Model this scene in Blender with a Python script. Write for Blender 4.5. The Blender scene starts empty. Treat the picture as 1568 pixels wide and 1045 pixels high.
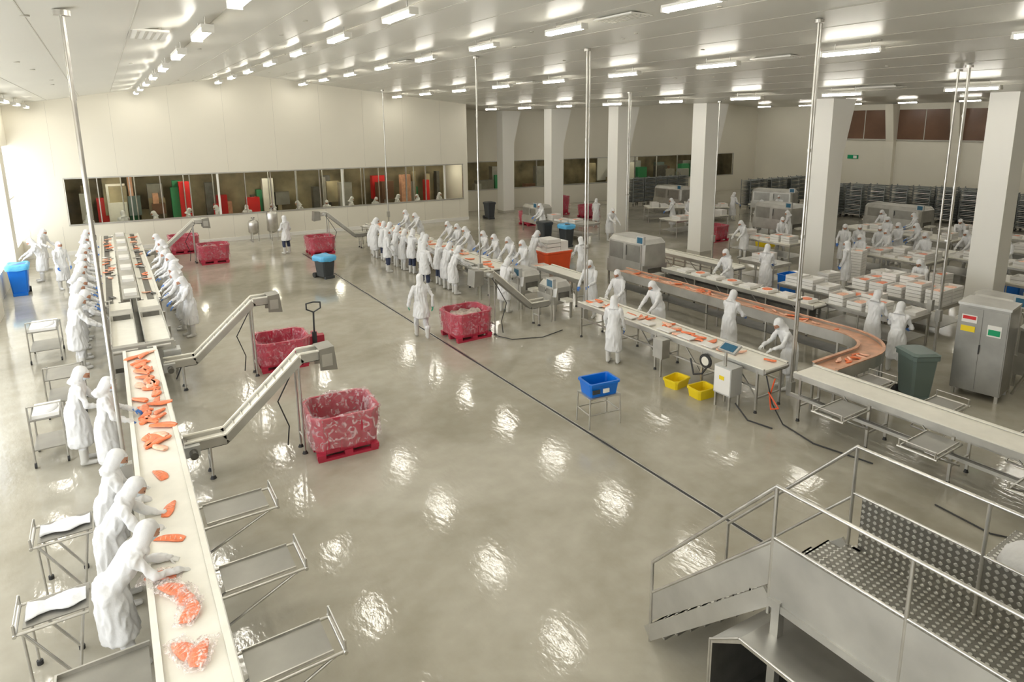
import bpy, math, random
from mathutils import Vector, Matrix, noise
random.seed(4)
S=bpy.context.scene
try:
    S.view_settings.view_transform='Standard'
except Exception as e: pass
# ---------------- materials
def mat(name,col,rough=.5,metal=0,var=.0,vs=3.,bump=0.,bs=40.,emit=0,alpha=1,coat=0,spec=.5,trans=0):
    m=bpy.data.materials.new(name); m.use_nodes=True
    nt=m.node_tree; b=nt.nodes['Principled BSDF']
    b.inputs['Base Color'].default_value=(*col,1); b.inputs['Roughness'].default_value=rough
    b.inputs['Metallic'].default_value=metal; b.inputs['Specular IOR Level'].default_value=spec
    b.inputs['Coat Weight'].default_value=coat; b.inputs['Coat Roughness'].default_value=.05
    b.inputs['Transmission Weight'].default_value=trans
    b.inputs['Alpha'].default_value=alpha
    if emit:
        b.inputs['Emission Color'].default_value=(*col,1); b.inputs['Emission Strength'].default_value=emit
    if var or bump:
        tc=nt.nodes.new('ShaderNodeTexCoord')
    if var:
        n=nt.nodes.new('ShaderNodeTexNoise'); n.inputs['Scale'].default_value=vs; n.inputs['Detail'].default_value=5
        nt.links.new(tc.outputs['Object'],n.inputs['Vector'])
        r=nt.nodes.new('ShaderNodeValToRGB')
        r.color_ramp.elements[0].position=.3; r.color_ramp.elements[1].position=.7
        r.color_ramp.elements[0].color=(*[c*(1-var) for c in col],1); r.color_ramp.elements[1].color=(*[min(1,c*(1+var)) for c in col],1)
        nt.links.new(n.outputs['Fac'],r.inputs['Fac']); nt.links.new(r.outputs['Color'],b.inputs['Base Color'])
    if bump:
        n=nt.nodes.new('ShaderNodeTexNoise'); n.inputs['Scale'].default_value=bs; n.inputs['Detail'].default_value=3
        nt.links.new(tc.outputs['Object'],n.inputs['Vector'])
        bp=nt.nodes.new('ShaderNodeBump'); bp.inputs['Strength'].default_value=bump; bp.inputs['Distance'].default_value=.02
        nt.links.new(n.outputs['Fac'],bp.inputs['Height']); nt.links.new(bp.outputs['Normal'],b.inputs['Normal'])
    return m
def plastic(name,col,lo,hi,sc=8):
    m=mat(name,col,.12,coat=.7,bump=1,bs=16); nt=m.node_tree; b=nt.nodes['Principled BSDF']; N=nt.nodes.new
    tc=N('ShaderNodeTexCoord'); n=N('ShaderNodeTexNoise'); n.inputs['Scale'].default_value=sc; n.inputs['Detail'].default_value=4; n.inputs['Distortion'].default_value=1.5
    nt.links.new(tc.outputs['Object'],n.inputs['Vector'])
    r=N('ShaderNodeMapRange'); r.inputs['From Min'].default_value=.48; r.inputs['From Max'].default_value=.68; r.inputs['To Min'].default_value=lo; r.inputs['To Max'].default_value=hi  # whiter, more opaque noise patches: glints on the crinkles put into the alpha
    nt.links.new(n.outputs['Fac'],r.inputs['Value']); nt.links.new(r.outputs['Result'],b.inputs['Alpha']); return m
M={}
M['wall']=mat('wall_panel',(.70,.665,.565),.45,var=.02,vs=.5)
M['ceil']=mat('ceiling_panel',(.60,.59,.53),.36,var=.02,vs=.4)
M['seam']=mat('panel_seam',(.46,.44,.38),.6)
M['white']=mat('white_paint',(.76,.745,.69),.4)
M['steel']=mat('stainless_steel',(.55,.535,.50),.3,.9,var=.15,vs=4)
M['steel2']=mat('brushed_steel_sheet',(.52,.51,.475),.40,.85,var=.14,vs=2,bump=.05,bs=3)
M['steel3']=mat('dull_steel_sheet',(.33,.32,.29),.38,.8,var=.14,vs=2,bump=.05,bs=3)
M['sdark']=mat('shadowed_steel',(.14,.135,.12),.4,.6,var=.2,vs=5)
M['rackm']=mat('grey_rack_plastic',(.20,.215,.21),.5,var=.2,vs=5)
M['dark']=mat('dark_rubber',(.03,.03,.03),.6)
M['belt']=mat('white_belt',(.76,.735,.65),.35,var=.04,vs=5)
M['belt2']=mat('salmon_stained_belt',(.58,.31,.19),.4,var=.25,vs=4)
M['coat']=mat('white_cloth',(.70,.70,.70),.75,bump=.5,bs=12,spec=.2,var=.05,vs=4)
M['trouser']=mat('white_trousers',(.64,.64,.65),.75,bump=.4,bs=14,spec=.2)
M['jeans']=mat('dark_trousers',(.03,.04,.08),.8,var=.2,vs=9)
M['boot']=mat('white_boots',(.60,.59,.56),.35)
M['skin']=mat('skin',(.42,.21,.13),.5)
M['mask']=mat('face_mask',(.62,.69,.75),.8)
M['eye']=mat('eye',(.03,.02,.02),.2)
M['glw']=mat('white_glove',(.72,.72,.70),.4)
M['glg']=mat('green_glove',(.02,.35,.22),.4)
M['glb']=mat('blue_glove',(.05,.18,.55),.4)
M['binred']=mat('red_bin_plastic',(.42,.025,.055),.32,var=.12,vs=4)
M['liner']=plastic('pink_plastic_liner',(.86,.45,.52),.08,.5)
M['linerc']=plastic('clear_plastic_liner',(.88,.72,.74),.12,.6,7)
M['scrap']=mat('fish_scraps',(.50,.42,.36),.4,var=.4,vs=9,bump=.8,bs=20)
M['salmon']=mat('salmon_flesh',(.82,.20,.07),.35,var=.22,vs=14,bump=.3,bs=30,coat=.3)
M['salskin']=mat('salmon_pale',(.82,.46,.32),.35,var=.2,vs=20)
M['bag']=plastic('plastic_bag',(.92,.82,.78),.08,.6,16)
M['blue']=mat('blue_plastic',(.0,.14,.58),.35,var=.05)
M['bluel']=mat('light_blue_bag',(.10,.42,.72),.3,bump=.6,bs=10)
M['grey']=mat('grey_green_plastic',(.12,.16,.145),.4)
M['dgrey']=mat('dark_grey_plastic',(.04,.045,.05),.45)
M['orange']=mat('orange_plastic',(.75,.09,.02),.4,var=.05)
M['yellow']=mat('yellow_plastic',(.80,.60,.01),.4)
M['tray']=mat('white_tray',(.76,.74,.70),.4)
M['red']=mat('red_sign',(.6,.02,.02),.4)
M['greens']=mat('green_sign',(.0,.3,.12),.4)
M['green']=mat('green_apron',(.04,.25,.10),.6)
M['ctrl']=mat('control_box_grey',(.5,.5,.48),.35,.3)
M['screen']=mat('screen',(.03,.12,.2),.2)
M['brown']=mat('brown_tinted_glass',(.15,.08,.05),.15,var=.2,vs=.6)
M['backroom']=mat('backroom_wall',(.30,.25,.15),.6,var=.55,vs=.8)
M['tube']=mat('lamp_diffuser',(1.,.955,.855),.5,emit=38)
def glassmat(name,tint,ior=1.45):
    m=bpy.data.materials.new(name);m.use_nodes=True;nt=m.node_tree;nt.nodes.clear();N=nt.nodes.new
    o=N('ShaderNodeOutputMaterial');t=N('ShaderNodeBsdfTransparent');t.inputs[0].default_value=(*tint,1)
    g=N('ShaderNodeBsdfGlossy');g.inputs['Roughness'].default_value=.02
    lw=N('ShaderNodeLayerWeight');lw.inputs[0].default_value=.2
    x=N('ShaderNodeMixShader');nt.links.new(lw.outputs['Fresnel'],x.inputs[0]);nt.links.new(t.outputs[0],x.inputs[1]);nt.links.new(g.outputs[0],x.inputs[2]);nt.links.new(x.outputs[0],o.inputs[0]);return m
M['glass']=glassmat('window_glass',(.84,.84,.75))
def diamond():
    m=mat('diamond_plate_steel',(.58,.57,.54),.35,.85);nt=m.node_tree;b=nt.nodes['Principled BSDF'];N=nt.nodes.new;L=nt.links.new
    tc=N('ShaderNodeTexCoord');sp=N('ShaderNodeSeparateXYZ');L(tc.outputs['Object'],sp.inputs[0])
    ad=N('ShaderNodeMath');ad.operation='ADD';L(sp.outputs['X'],ad.inputs[0]);L(sp.outputs['Z'],ad.inputs[1])
    def sn(src1,src2,sgn):
        a=N('ShaderNodeMath');a.operation='ADD' if sgn>0 else 'SUBTRACT';L(src1,a.inputs[0]);L(src2,a.inputs[1])
        s=N('ShaderNodeMath');s.operation='MULTIPLY';s.inputs[1].default_value=52;L(a.outputs[0],s.inputs[0])
        q=N('ShaderNodeMath');q.operation='SINE';L(s.outputs[0],q.inputs[0]);return q.outputs[0]
    p=N('ShaderNodeMath');p.operation='MULTIPLY';L(sn(sp.outputs['Y'],ad.outputs[0],1),p.inputs[0]);L(sn(sp.outputs['Y'],ad.outputs[0],-1),p.inputs[1])
    r=N('ShaderNodeMapRange');r.inputs['From Min'].default_value=.15;r.inputs['From Max'].default_value=.5;L(p.outputs[0],r.inputs['Value'])
    bp=N('ShaderNodeBump');bp.inputs['Strength'].default_value=1;bp.inputs['Distance'].default_value=.012;L(r.outputs[0],bp.inputs['Height']);L(bp.outputs[0],b.inputs['Normal'])
    cr=N('ShaderNodeValToRGB');cr.color_ramp.elements[0].color=(.25,.24,.215,1);cr.color_ramp.elements[1].color=(.70,.69,.65,1);L(r.outputs[0],cr.inputs[0]);L(cr.outputs[0],b.inputs['Base Color'])
    return m
M['diamond']=diamond()

class G:
    def __init__(s): s.v=[];s.f=[];s.m=[];s.mats=[];s.sm=[]
    def mi(s,k):
        if k not in s.mats: s.mats.append(k)
        return s.mats.index(k)
    def add(s,vs,fs,k,sm=False):
        o=len(s.v); s.v+=[tuple(p) for p in vs]; i=s.mi(k)
        for f in fs: s.f.append([o+a for a in f]); s.m.append(i); s.sm.append(sm)
    def bx(s,x0,x1,y0,y1,z0,z1,k):
        v=[(x,y,z) for z in(z0,z1) for y in(y0,y1) for x in(x0,x1)]
        s.add(v,[(0,2,3,1),(4,5,7,6),(0,1,5,4),(2,6,7,3),(0,4,6,2),(1,3,7,5)],k)
    def beam(s,p,q,w,h,k,up=(0,0,1)):
        p=Vector(p);q=Vector(q);d=(q-p).normalized();u=Vector(up)
        if abs(d.dot(u))>.98:u=Vector((1,0,0))
        a=d.cross(u).normalized()*w/2; b=a.cross(d).normalized()*h/2
        v=[p-a-b,p+a-b,p+a+b,p-a+b,q-a-b,q+a-b,q+a+b,q-a+b]
        s.add(v,[(0,3,2,1),(4,5,6,7),(0,1,5,4),(1,2,6,5),(2,3,7,6),(3,0,4,7)],k)
    def tube(s,p,q,r,k,n=10,r2=None):
        p=Vector(p);q=Vector(q);d=(q-p).normalized();u=Vector((0,0,1))
        if abs(d.z)>.9:u=Vector((1,0,0))
        a=d.cross(u).normalized();b=d.cross(a); r2=r if r2 is None else r2
        v=[p+(a*math.cos(t)+b*math.sin(t))*r for t in [2*math.pi*i/n for i in range(n)]]
        v+=[q+(a*math.cos(t)+b*math.sin(t))*r2 for t in [2*math.pi*i/n for i in range(n)]]
        s.add(v,[(i,(i+1)%n,n+(i+1)%n,n+i) for i in range(n)],k,True)
        s.add(v,[tuple(range(n))[::-1],tuple(range(n,2*n))],k)
    def path(s,pts,r,k,n=8):
        for a,b in zip(pts,pts[1:]): s.tube(a,b,r,k,n)
        for a in pts[1:-1]: s.ball(a,(r,r,r),k,8,5)
    def ball(s,c,r,k,n=12,m=8,R=None):
        vs=[]
        for j in range(m+1):
            ph=math.pi*j/m
            for i in range(n):
                t=2*math.pi*i/n
                p=Vector((r[0]*math.sin(ph)*math.cos(t),r[1]*math.sin(ph)*math.sin(t),r[2]*math.cos(ph)))
                if R: p=R@p
                vs.append(p+Vector(c))
        s.add(vs,[(j*n+i,(j+1)*n+i,(j+1)*n+(i+1)%n,j*n+(i+1)%n) for j in range(m) for i in range(n)],k,True)
    def loft(s,rings,k,sm=True,cap=True,close=True):
        n=len(rings[0]); vs=[p for r in rings for p in r]; fs=[]
        for j in range(len(rings)-1):
            for i in range(n if close else n-1):
                fs.append((j*n+i,j*n+(i+1)%n,(j+1)*n+(i+1)%n,(j+1)*n+i))
        s.add(vs,fs,k,sm)
        if cap:
            s.add(rings[0],[tuple(range(n))[::-1]],k); s.add(rings[-1],[tuple(range(n))],k)
    def mesh(s,name):
        me=bpy.data.meshes.new(name); me.from_pydata(s.v,[],s.f)
        for k in s.mats: me.materials.append(M[k])
        me.polygons.foreach_set('material_index',s.m); me.polygons.foreach_set('use_smooth',s.sm)
        me.update(); return me
    def obj(s,name,loc=(0,0,0),rz=0): return place(s.mesh(name),name,loc,rz)
def place(me,name,loc=(0,0,0),rz=0,sc=1):
    o=bpy.data.objects.new(name,me); o.location=loc; o.rotation_euler=(0,0,math.radians(rz)); o.scale=(sc,sc,sc)
    S.collection.objects.link(o); return o
def crect(w,d,c,z,sub=1,nz=0,sd=0):
    P=[(w/2,-d/2+c),(w/2,d/2-c),(w/2-c,d/2),(-w/2+c,d/2),(-w/2,d/2-c),(-w/2,-d/2+c),(-w/2+c,-d/2),(w/2-c,-d/2)]
    out=[]
    for i in range(8):
        a=P[i];b=P[(i+1)%8]
        n_=sub if i%2==0 else max(1,sub//3)
        for j in range(n_):
            t=j/n_; x=a[0]+(b[0]-a[0])*t;y=a[1]+(b[1]-a[1])*t
            if nz:
                k=noise.noise(Vector((x*6,y*6,z*5+sd)))*nz; l=math.hypot(x,y); x+=x/l*k;y+=y/l*k
            out.append((x,y,z+(noise.noise(Vector((x*5+sd,y*5,z)))*nz*1.5 if nz else 0)))
    return out

# ---------------- people
def build_person(name,lean=12,hands=((-.18,.40,1.0),(.18,.40,1.0)),legs='stand',head=20,turn=0,coat=.5,glove='glw',trous='trouser',side=0,curl=.6):
    g=G(); V=Vector
    L=math.radians(lean); u=V((math.sin(math.radians(side)),math.sin(L),math.cos(L))).normalized(); fw=V((0,math.cos(L),-math.sin(L)))
    X=V((1,0,0)); pel=V((0,-.02-.18*math.sin(L),.95))
    def cap(p,r1,q,r2,n=14):
        p=V(p);q=V(q);d=(q-p).normalized();a=d.cross(V((.13,.21,1)) if abs(d.z)<.9 else V((1,0,0))).normalized();b=d.cross(a)
        rings=[]
        for t in (-80,-50,-20): rings.append((p+d*r1*math.sin(math.radians(t)),r1*math.cos(math.radians(t))))
        for t in (20,50,80): rings.append((q+d*r2*math.sin(math.radians(t)),r2*math.cos(math.radians(t))))
        g.loft([[c+(a*math.cos(2*math.pi*i/n)+b*math.sin(2*math.pi*i/n))*r for i in range(n)] for c,r in rings],'coat')
    def ell(secs,n=20):
        g.loft([[c+ax*rx*math.cos(2*math.pi*i/n)+ay*ry*math.sin(2*math.pi*i/n) for i in range(n)] for c,ax,rx,ay,ry in secs],'coat')
    ell([(pel+u*h,X,a,fw,b) for h,a,b in [(-.12,.10,.08),(-.08,.155,.12),(.05,.165,.13),(.18,.155,.12),(.3,.172,.125),(.4,.18,.118),(.48,.15,.095),(.53,.085,.075),(.56,.06,.06)]])
    if legs=='walk':
        J=[(-.09,0,.9,-.1,.16,.5,-.1,.2,.1),(.09,0,.9,.1,.0,.48,.1,-.27,.14)]
    else:
        J=[(sx*.10,0,.9,sx*.12,.02,.5,sx*.13,-.02,.1) for sx in(-1,1)]
    for a in J:
        h=V(a[0:3])+V((0,pel.y,0));k=V(a[3:6])+V((0,pel.y*.5,0));an=V(a[6:9])
        cap(h,.095,k,.070);cap(k,.070,an,.058)
        cap(an+V((0,-.02,-.04)),.050,an+V((0,.16,-.055)),.040)
        cap(an,.062,an+V((0,0,.2)),.07)
    w=.04 if legs=='walk' else 0
    zb=coat
    ell([(V((0,pel.y,1.1)),X,.14,V((0,1,0)),.11),(V((0,pel.y,.98)),X,.175,V((0,1,0)),.14),(V((0,pel.y*.8,.8)),X,.20,V((0,1,0)),.165+w),(V((0,pel.y*.5,zb+.02)),X,.22,V((0,1,0)),.185+w*2),(V((0,pel.y*.5,zb)),X,.20,V((0,1,0)),.165+w*2)])
    cu=[]
    for i,sx in enumerate((-1,1)):
        s0=pel+u*.44+X*sx*.17; w0=V(hands[i]); l1,l2=.29,.26
        d=w0-s0
        if d.length>l1+l2-.01: d=d.normalized()*(l1+l2-.01); w0=s0+d
        D=d.length; a=(l1*l1-l2*l2+D*D)/(2*D); hh=math.sqrt(max(0,l1*l1-a*a))
        pole=V((sx*.6,-.3,-.9)); dn=d.normalized(); pl=(pole-dn*pole.dot(dn)).normalized()
        e=s0+dn*a+pl*hh
        cap(s0,.062,e,.046);cap(e,.046,w0,.036); cap(s0-X*sx*.05,.07,s0,.064)
        cu.append((w0,(w0-e).normalized(),sx))
    hc=pel+u*.67+fw*.02; hl=math.radians(head+lean*.6); tn=math.radians(turn)
    hf=V((math.sin(tn)*math.cos(hl),math.cos(tn)*math.cos(hl),-math.sin(hl))); hx=hf.cross(V((0,0,1))).normalized(); hu=hx.cross(hf).normalized()
    hb=hc-hf*.026
    ell([(hb+hu*z,hx,a,hf,b) for z,a,b in [(-.2,.14,.11),(-.14,.10,.095),(-.07,.092,.098),(0,.096,.108),(.06,.095,.108),(.1,.078,.092),(.13,.045,.055),(.14,.02,.022)]])
    cap(pel+u*.5,.08,hc-hu*.08,.07)
    me=g.mesh('tmp'); o=bpy.data.objects.new('tmp',me); S.collection.objects.link(o)
    md=o.modifiers.new('r','REMESH'); md.mode='VOXEL'; md.voxel_size=.013
    sm=o.modifiers.new('s','SMOOTH'); sm.factor=.5; sm.iterations=4
    dg=bpy.context.evaluated_depsgraph_get(); ev=o.evaluated_get(dg); m2=bpy.data.meshes.new_from_object(ev)
    bpy.data.objects.remove(o)
    R=G(); sd=random.random()*50
    out=[]
    for i,v in enumerate(m2.vertices):
        c=v.co; k=0
        if .3<c.z:
            k=noise.noise(Vector((c.x*8+sd,c.y*8,c.z*3)))*.020+(.012-abs(noise.noise(Vector((c.x*13,c.y*13+sd,c.z*4.5))))*.034)
            if (c-hc).length<.17: k*=.2
            if c.z<.36: k*=.4
        q=c+v.normal*k; q.z=max(q.z,0); out.append(q)
    groups={}
    for p in m2.polygons:
        c=p.center
        if c.z<.32: k='boot'
        elif c.z<coat: k=trous
        else: k='coat'
        groups.setdefault(k,[]).append(tuple(p.vertices))
    R.v=[tuple(q) for q in out]
    for k,fs in groups.items():
        i=R.mi(k)
        for f in fs: R.f.append(list(f));R.m.append(i);R.sm.append(True)
    n,m=20,16; HV=[]
    for j in range(m+1):
        ph=math.pi*j/m
        for i in range(n):
            t=2*math.pi*i/n; x=math.sin(ph)*math.sin(t); y=math.sin(ph)*math.cos(t); z=math.cos(ph)
            rx,ry,rz=.076,.098,.113
            if z<0: rx*=1+.25*z
            px,py,pz=x*rx,y*ry,z*rz
            if y>0:
                py+=.022*math.exp(-((px/.014)**2)-(((pz+.02)/.025)**2))
                py-=.008*math.exp(-(((abs(px)-.03)/.014)**2)-(((pz-.012)/.014)**2))
                py+=.006*math.exp(-((px/.03)**2)-(((pz+.095)/.02)**2))
                py+=.004*math.exp(-((px/.05)**2)-(((pz-.035)/.01)**2))
            HV.append(hc+hf*.022+hx*px+hf*py+hu*pz)
    fs_s=[];fs_m=[];fs_c=[]
    for j in range(m):
        for i in range(n):
            q=(j*n+i,(j+1)*n+i,(j+1)*n+(i+1)%n,j*n+(i+1)%n)
            z=.113*math.cos(math.pi*(j+.5)/m)
            (fs_m if z<-.02 else (fs_c if z>.065 else fs_s)).append(q)
    R.add(HV,fs_s,'skin',True);R.add(HV,fs_m,'mask',True);R.add(HV,fs_c,'coat',True)
    for sx in(-1,1):
        R.ball(hc+hf*.107+hx*sx*.03+hu*.012,(.011,.008,.007),'eye',8,6)
    for w0,d,sx in cu:
        dd=(d+V((0,0,-.25))).normalized(); ax=dd.cross(V((0,0,1)))
        ax=ax.normalized() if ax.length>.2 else X.copy()
        if ax.x<0: ax=-ax
        nn=ax.cross(dd).normalized()
        if nn.z<0 and abs(dd.z)<.8: nn=-nn
        if abs(dd.z)>=.8: nn=V((sx,0,0)); ax=dd.cross(nn).normalized()
        def ring(c,a,b,N=10): return [c+ax*a*math.cos(2*math.pi*i/N)+nn*b*math.sin(2*math.pi*i/N) for i in range(N)]
        R.loft([ring(w0-dd*.03,.03,.026),ring(w0+dd*.01,.028,.02),ring(w0+dd*.05,.041,.017),ring(w0+dd*.09,.042,.013),ring(w0+dd*.098,.036,.009)],glove)
        for fi,(off,ln) in enumerate([(-.031,.062),(-.011,.074),(.010,.07),(.030,.054)]):
            p=w0+dd*.088+ax*off; dirn=dd
            for s_ in range(3):
                dirn=(dirn-nn*curl*.5).normalized(); q=p+dirn*ln*(.45,.32,.25)[s_]
                R.tube(p,q,.0095-.001*s_,glove,7,r2=.0087-.001*s_); R.ball(q,(.0087-.001*s_,)*3,glove,7,4); p=q
        side_=ax*(-1 if sx>0 else 1)
        if abs(dd.z)>=.8: side_=ax*(1 if ax.y>0 else -1)
        p=w0+dd*.03+side_*.028; dirn=(dd*.7+side_*.7-nn*.2).normalized()
        for s_ in range(2):
            q=p+dirn*.034; R.tube(p,q,.012-.0015*s_,glove,7,r2=.0105-.0015*s_); R.ball(q,(.0105-.0015*s_,)*3,glove,7,4); p=q; dirn=(dirn+dd*.5).normalized()
    bpy.data.meshes.remove(m2)
    return R.mesh(name)

PM={}
PM['A']=build_person('workA',14)
PM['B']=build_person('workB',8,((-.12,.38,1.06),(.22,.34,1.0)),head=28,coat=.3,glove='glb')
PM['C']=build_person('workC',22,((-.22,.46,.98),(.1,.52,1.0)),head=25,turn=12,coat=.42)
PM['D']=build_person('workD',10,((-.2,.3,1.02),(.12,.42,1.0)),head=18,turn=-25,trous='jeans',coat=.62)
PM['E']=build_person('workE',12,((-.16,.4,1.0),(.2,.36,1.04)),head=20,turn=10,glove='glb',coat=.36)
PM['reach']=build_person('reach',30,((-.16,.50,1.0),(.2,.46,1.0)),head=22,coat=.4)
PM['walk']=build_person('walk',4,((-.3,.10,.90),(.3,-.06,.88)),legs='walk',head=5,glove='glg',coat=.6)
PM['stand']=build_person('stand',2,((-.22,.12,.86),(.22,.16,.86)),head=8,glove='glb',coat=.34)
PM['talk']=build_person('talk',3,((-.12,.26,1.1),(.24,.14,.9)),head=5,turn=15,trous='jeans',coat=.62)
PM['bow']=build_person('bow',36,((-.16,.46,1.0),(.14,.54,1.0)),head=8,turn=-15,coat=.4)
def worker(k,x,y,rz): return place(PM[k],'worker',(x,y,0),rz,random.uniform(.96,1.03))

# ---------------- room
T=.2
XL,XR,YF,YB=-3.3,50.,35.5,-3.
def ceilz(x):
    if x<6.4: return 7.08+.17*x
    if x<21.5: return 8.17-.1*(x-6.4)
    if x<36: return 6.66+.105*(x-21.5)
    return 8.18-.06*(x-36)
m=mat('wet_epoxy_floor',(.40,.37,.27),.08,spec=.5); M['floor']=m
nt=m.node_tree;b=nt.nodes['Principled BSDF'];N=nt.nodes.new;Lk=nt.links.new
tc=N('ShaderNodeTexCoord')
n1=N('ShaderNodeTexNoise');n1.inputs['Scale'].default_value=.35;n1.inputs['Detail'].default_value=8;n1.inputs['Distortion'].default_value=1.2
n2=N('ShaderNodeTexNoise');n2.inputs['Scale'].default_value=3;n2.inputs['Detail'].default_value=6
mx=N('ShaderNodeMath');mx.operation='MULTIPLY_ADD';mx.inputs[1].default_value=.4
Lk(tc.outputs['Object'],n1.inputs['Vector']);Lk(tc.outputs['Object'],n2.inputs['Vector'])
Lk(n2.outputs['Fac'],mx.inputs[0]);Lk(n1.outputs['Fac'],mx.inputs[2])
rp=N('ShaderNodeValToRGB');rp.color_ramp.elements[0].position=.5;rp.color_ramp.elements[0].color=(.315,.29,.228,1)
rp.color_ramp.elements[1].position=.95;rp.color_ramp.elements[1].color=(.46,.435,.365,1)
Lk(mx.outputs[0],rp.inputs['Fac']);Lk(rp.outputs['Color'],b.inputs['Base Color'])
rr=N('ShaderNodeMapRange');rr.inputs['To Min'].default_value=.03;rr.inputs['To Max'].default_value=.13
Lk(n1.outputs['Fac'],rr.inputs['Value']);Lk(rr.outputs['Result'],b.inputs['Roughness'])
nb=N('ShaderNodeTexNoise');nb.inputs['Scale'].default_value=11;nb.inputs['Detail'].default_value=4
mpg=N('ShaderNodeMapping');mpg.inputs['Rotation'].default_value=(0,0,math.radians(35));mpg.inputs['Scale'].default_value=(1,.45,1)
Lk(tc.outputs['Object'],mpg.inputs[0]);Lk(mpg.outputs[0],nb.inputs['Vector']);bp=N('ShaderNodeBump');bp.inputs['Strength'].default_value=.24;bp.inputs['Distance'].default_value=.011
Lk(nb.outputs['Fac'],bp.inputs['Height']);Lk(bp.outputs['Normal'],b.inputs['Normal'])
g=G(); g.bx(XL-.3,XR+.3,YB-.3,44.2,-.2,0,'floor'); g.obj('floor')
g=G();g.bx(6.965,7.015,2,30,0.0,.004,'dark');g.bx(6.945,6.965,2,30,0,.005,'steel');g.bx(7.015,7.035,2,30,0,.005,'steel');g.obj('floor_drain_channel')
g=G(); xs=[XL-.3,6.4,21.5,36,XR+.3]
for a,b_ in zip(xs,xs[1:]):
    za,zb=ceilz(a),ceilz(b_)
    g.add([(a,YB-.3,za),(b_,YB-.3,zb),(b_,44.2,zb),(a,44.2,za),(a,YB-.3,za+.2),(b_,YB-.3,zb+.2),(b_,44.2,zb+.2),(a,44.2,za+.2)],[(0,1,2,3),(4,7,6,5),(0,4,5,1),(2,6,7,3),(0,3,7,4),(1,5,6,2)],'ceil')
x=-2.9
while x<21:
    z=ceilz(x); g.bx(x,x+.012,YB,YF,z-.006,z+.01,'seam'); x+=1.15
for i in range(60):
    x=random.uniform(-2,21);y=random.uniform(3,34);z=ceilz(x); g.tube((x,y,z-.012),(x,y,z+.02),.05,'seam',10)
g.obj('ceiling')
def wallY(g,x0,x1,y,zt,z0,z1,wx0,wx1):
    g.bx(x0,x1,y,y+T,0,z0,'wall')
    g.add([(x0,y,z1),(x1,y,z1),(x1,y,zt(x1)),(x0,y,zt(x0)),(x0,y+T,z1),(x1,y+T,z1),(x1,y+T,zt(x1)),(x0,y+T,zt(x0))],[(0,1,2,3),(4,7,6,5),(0,4,5,1),(2,6,7,3),(0,3,7,4),(1,5,6,2)],'wall')
    if wx0>x0:g.bx(x0,wx0,y,y+T,z0,z1,'wall')
    if wx1<x1:g.bx(wx1,x1,y,y+T,z0,z1,'wall')
g=G()
wallY(g,XL,6.4,YF,ceilz,1.35,3.42,-1.6,6.4); wallY(g,6.4,18.3,YF,ceilz,1.35,3.42,6.4,18.0)
g.bx(18.1,18.3,YF+T,39,0,6.9,'wall'); g.bx(XL-4,XL,YF,YF+T,0,6.4,'wall')
for i in range(19):
    x=-3+1.15*i
    if x<18.2: g.bx(x,x+.01,YF-.004,YF,0,1.3,'seam')
    if x<18.2 and i%2: g.bx(x,x+.008,YF-.003,YF,3.5,ceilz(x)-.05,'seam')
g.bx(XL,18.3,YF-.05,YF,0,.18,'white')
g.obj('wall_far')
def window(i,x0,x1,y,z0,z1,step):
    g=G(); g.add([(x0,y+.09,z0),(x1,y+.09,z0),(x1,y+.09,z1),(x0,y+.09,z1)],[(0,1,2,3)],'glass')
    g.bx(x0,x1,y-.02,y+.12,z0-.05,z0+.02,'steel2');g.bx(x0,x1,y-.02,y+.12,z1-.03,z1+.03,'steel2')
    n=round((x1-x0)/step)
    for j in range(n+1):
        x=x0+(x1-x0)*j/n; w_=.045 if j%5==0 else .02
        g.bx(x-w_,x+w_,y+.02,y+.13,z0,z1,'white' if j%5==0 else 'steel')
    g.obj('window_%d'%i)
window(1,-1.6,18.0,YF,1.35,3.42,1.25)
g=G(); wallY(g,18.3,21.5,39,ceilz,1.4,3.3,18.6,21.5);wallY(g,21.5,36,39,ceilz,1.4,3.3,21.5,36);wallY(g,36,XR,39,ceilz,1.4,3.3,36,47);g.obj('wall_far_recess')
window(2,18.6,47,39,1.4,3.3,2.4)
g=G(); g.bx(XL,18.1,38.6,38.75,0,6.6,'backroom');g.bx(XL,18.1,YF+T+.02,38.6,3.6,3.7,'backroom');g.bx(XL-.1,XL,YF+T,38.7,0,6,'backroom')
cols=['steel','steel2','grey','backroom','steel3','green','belt','green','sdark','brown','sdark','belt2','backroom','backroom','red']
for i in range(50):
    x=random.uniform(-1.5,17.5);w_=random.uniform(.15,.8);h=random.uniform(1.3,3.0);y=random.uniform(37.0,38);z=random.choice([0,0,1.4])
    g.bx(x,x+w_,y,y+.4,z,h+z*.3,random.choice(cols))
for i in range(14):
    x=random.uniform(-1,17); g.tube((x,37,0),(x,37,3.5),.03,'steel',8)
g.obj('backroom_far')
g=G(); g.bx(18.4,XR,43.5,43.7,0,6.6,'backroom');g.bx(18.4,XR,39.2,43.5,3.8,3.9,'backroom');g.bx(18.3,18.4,39.2,43.6,0,7,'backroom');g.bx(XR,XR+.1,39,43.7,0,7.5,'backroom')
for i in range(30):
    x=random.uniform(19,46);w_=random.uniform(.3,1.4);h=random.uniform(1.4,2.8);y=random.uniform(40.5,42)
    g.bx(x,x+w_,y,y+.5,0,h,random.choice(cols+['ctrl','ctrl','steel2']))
g.bx(34,38.5,42.4,42.5,1.2,3.3,'tray')  # pale panel, added to brighten what shows through the recess glass
g.obj('backroom_recess')
for i in range(14): worker(random.choice('ABCDE'),-.9+1.35*i,36.2,random.choice([170,90,-90,0,200]))
g=G(); g.bx(XR,XR+T,YB,39,0,ceilz(XR)+.3,'wall')
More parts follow.
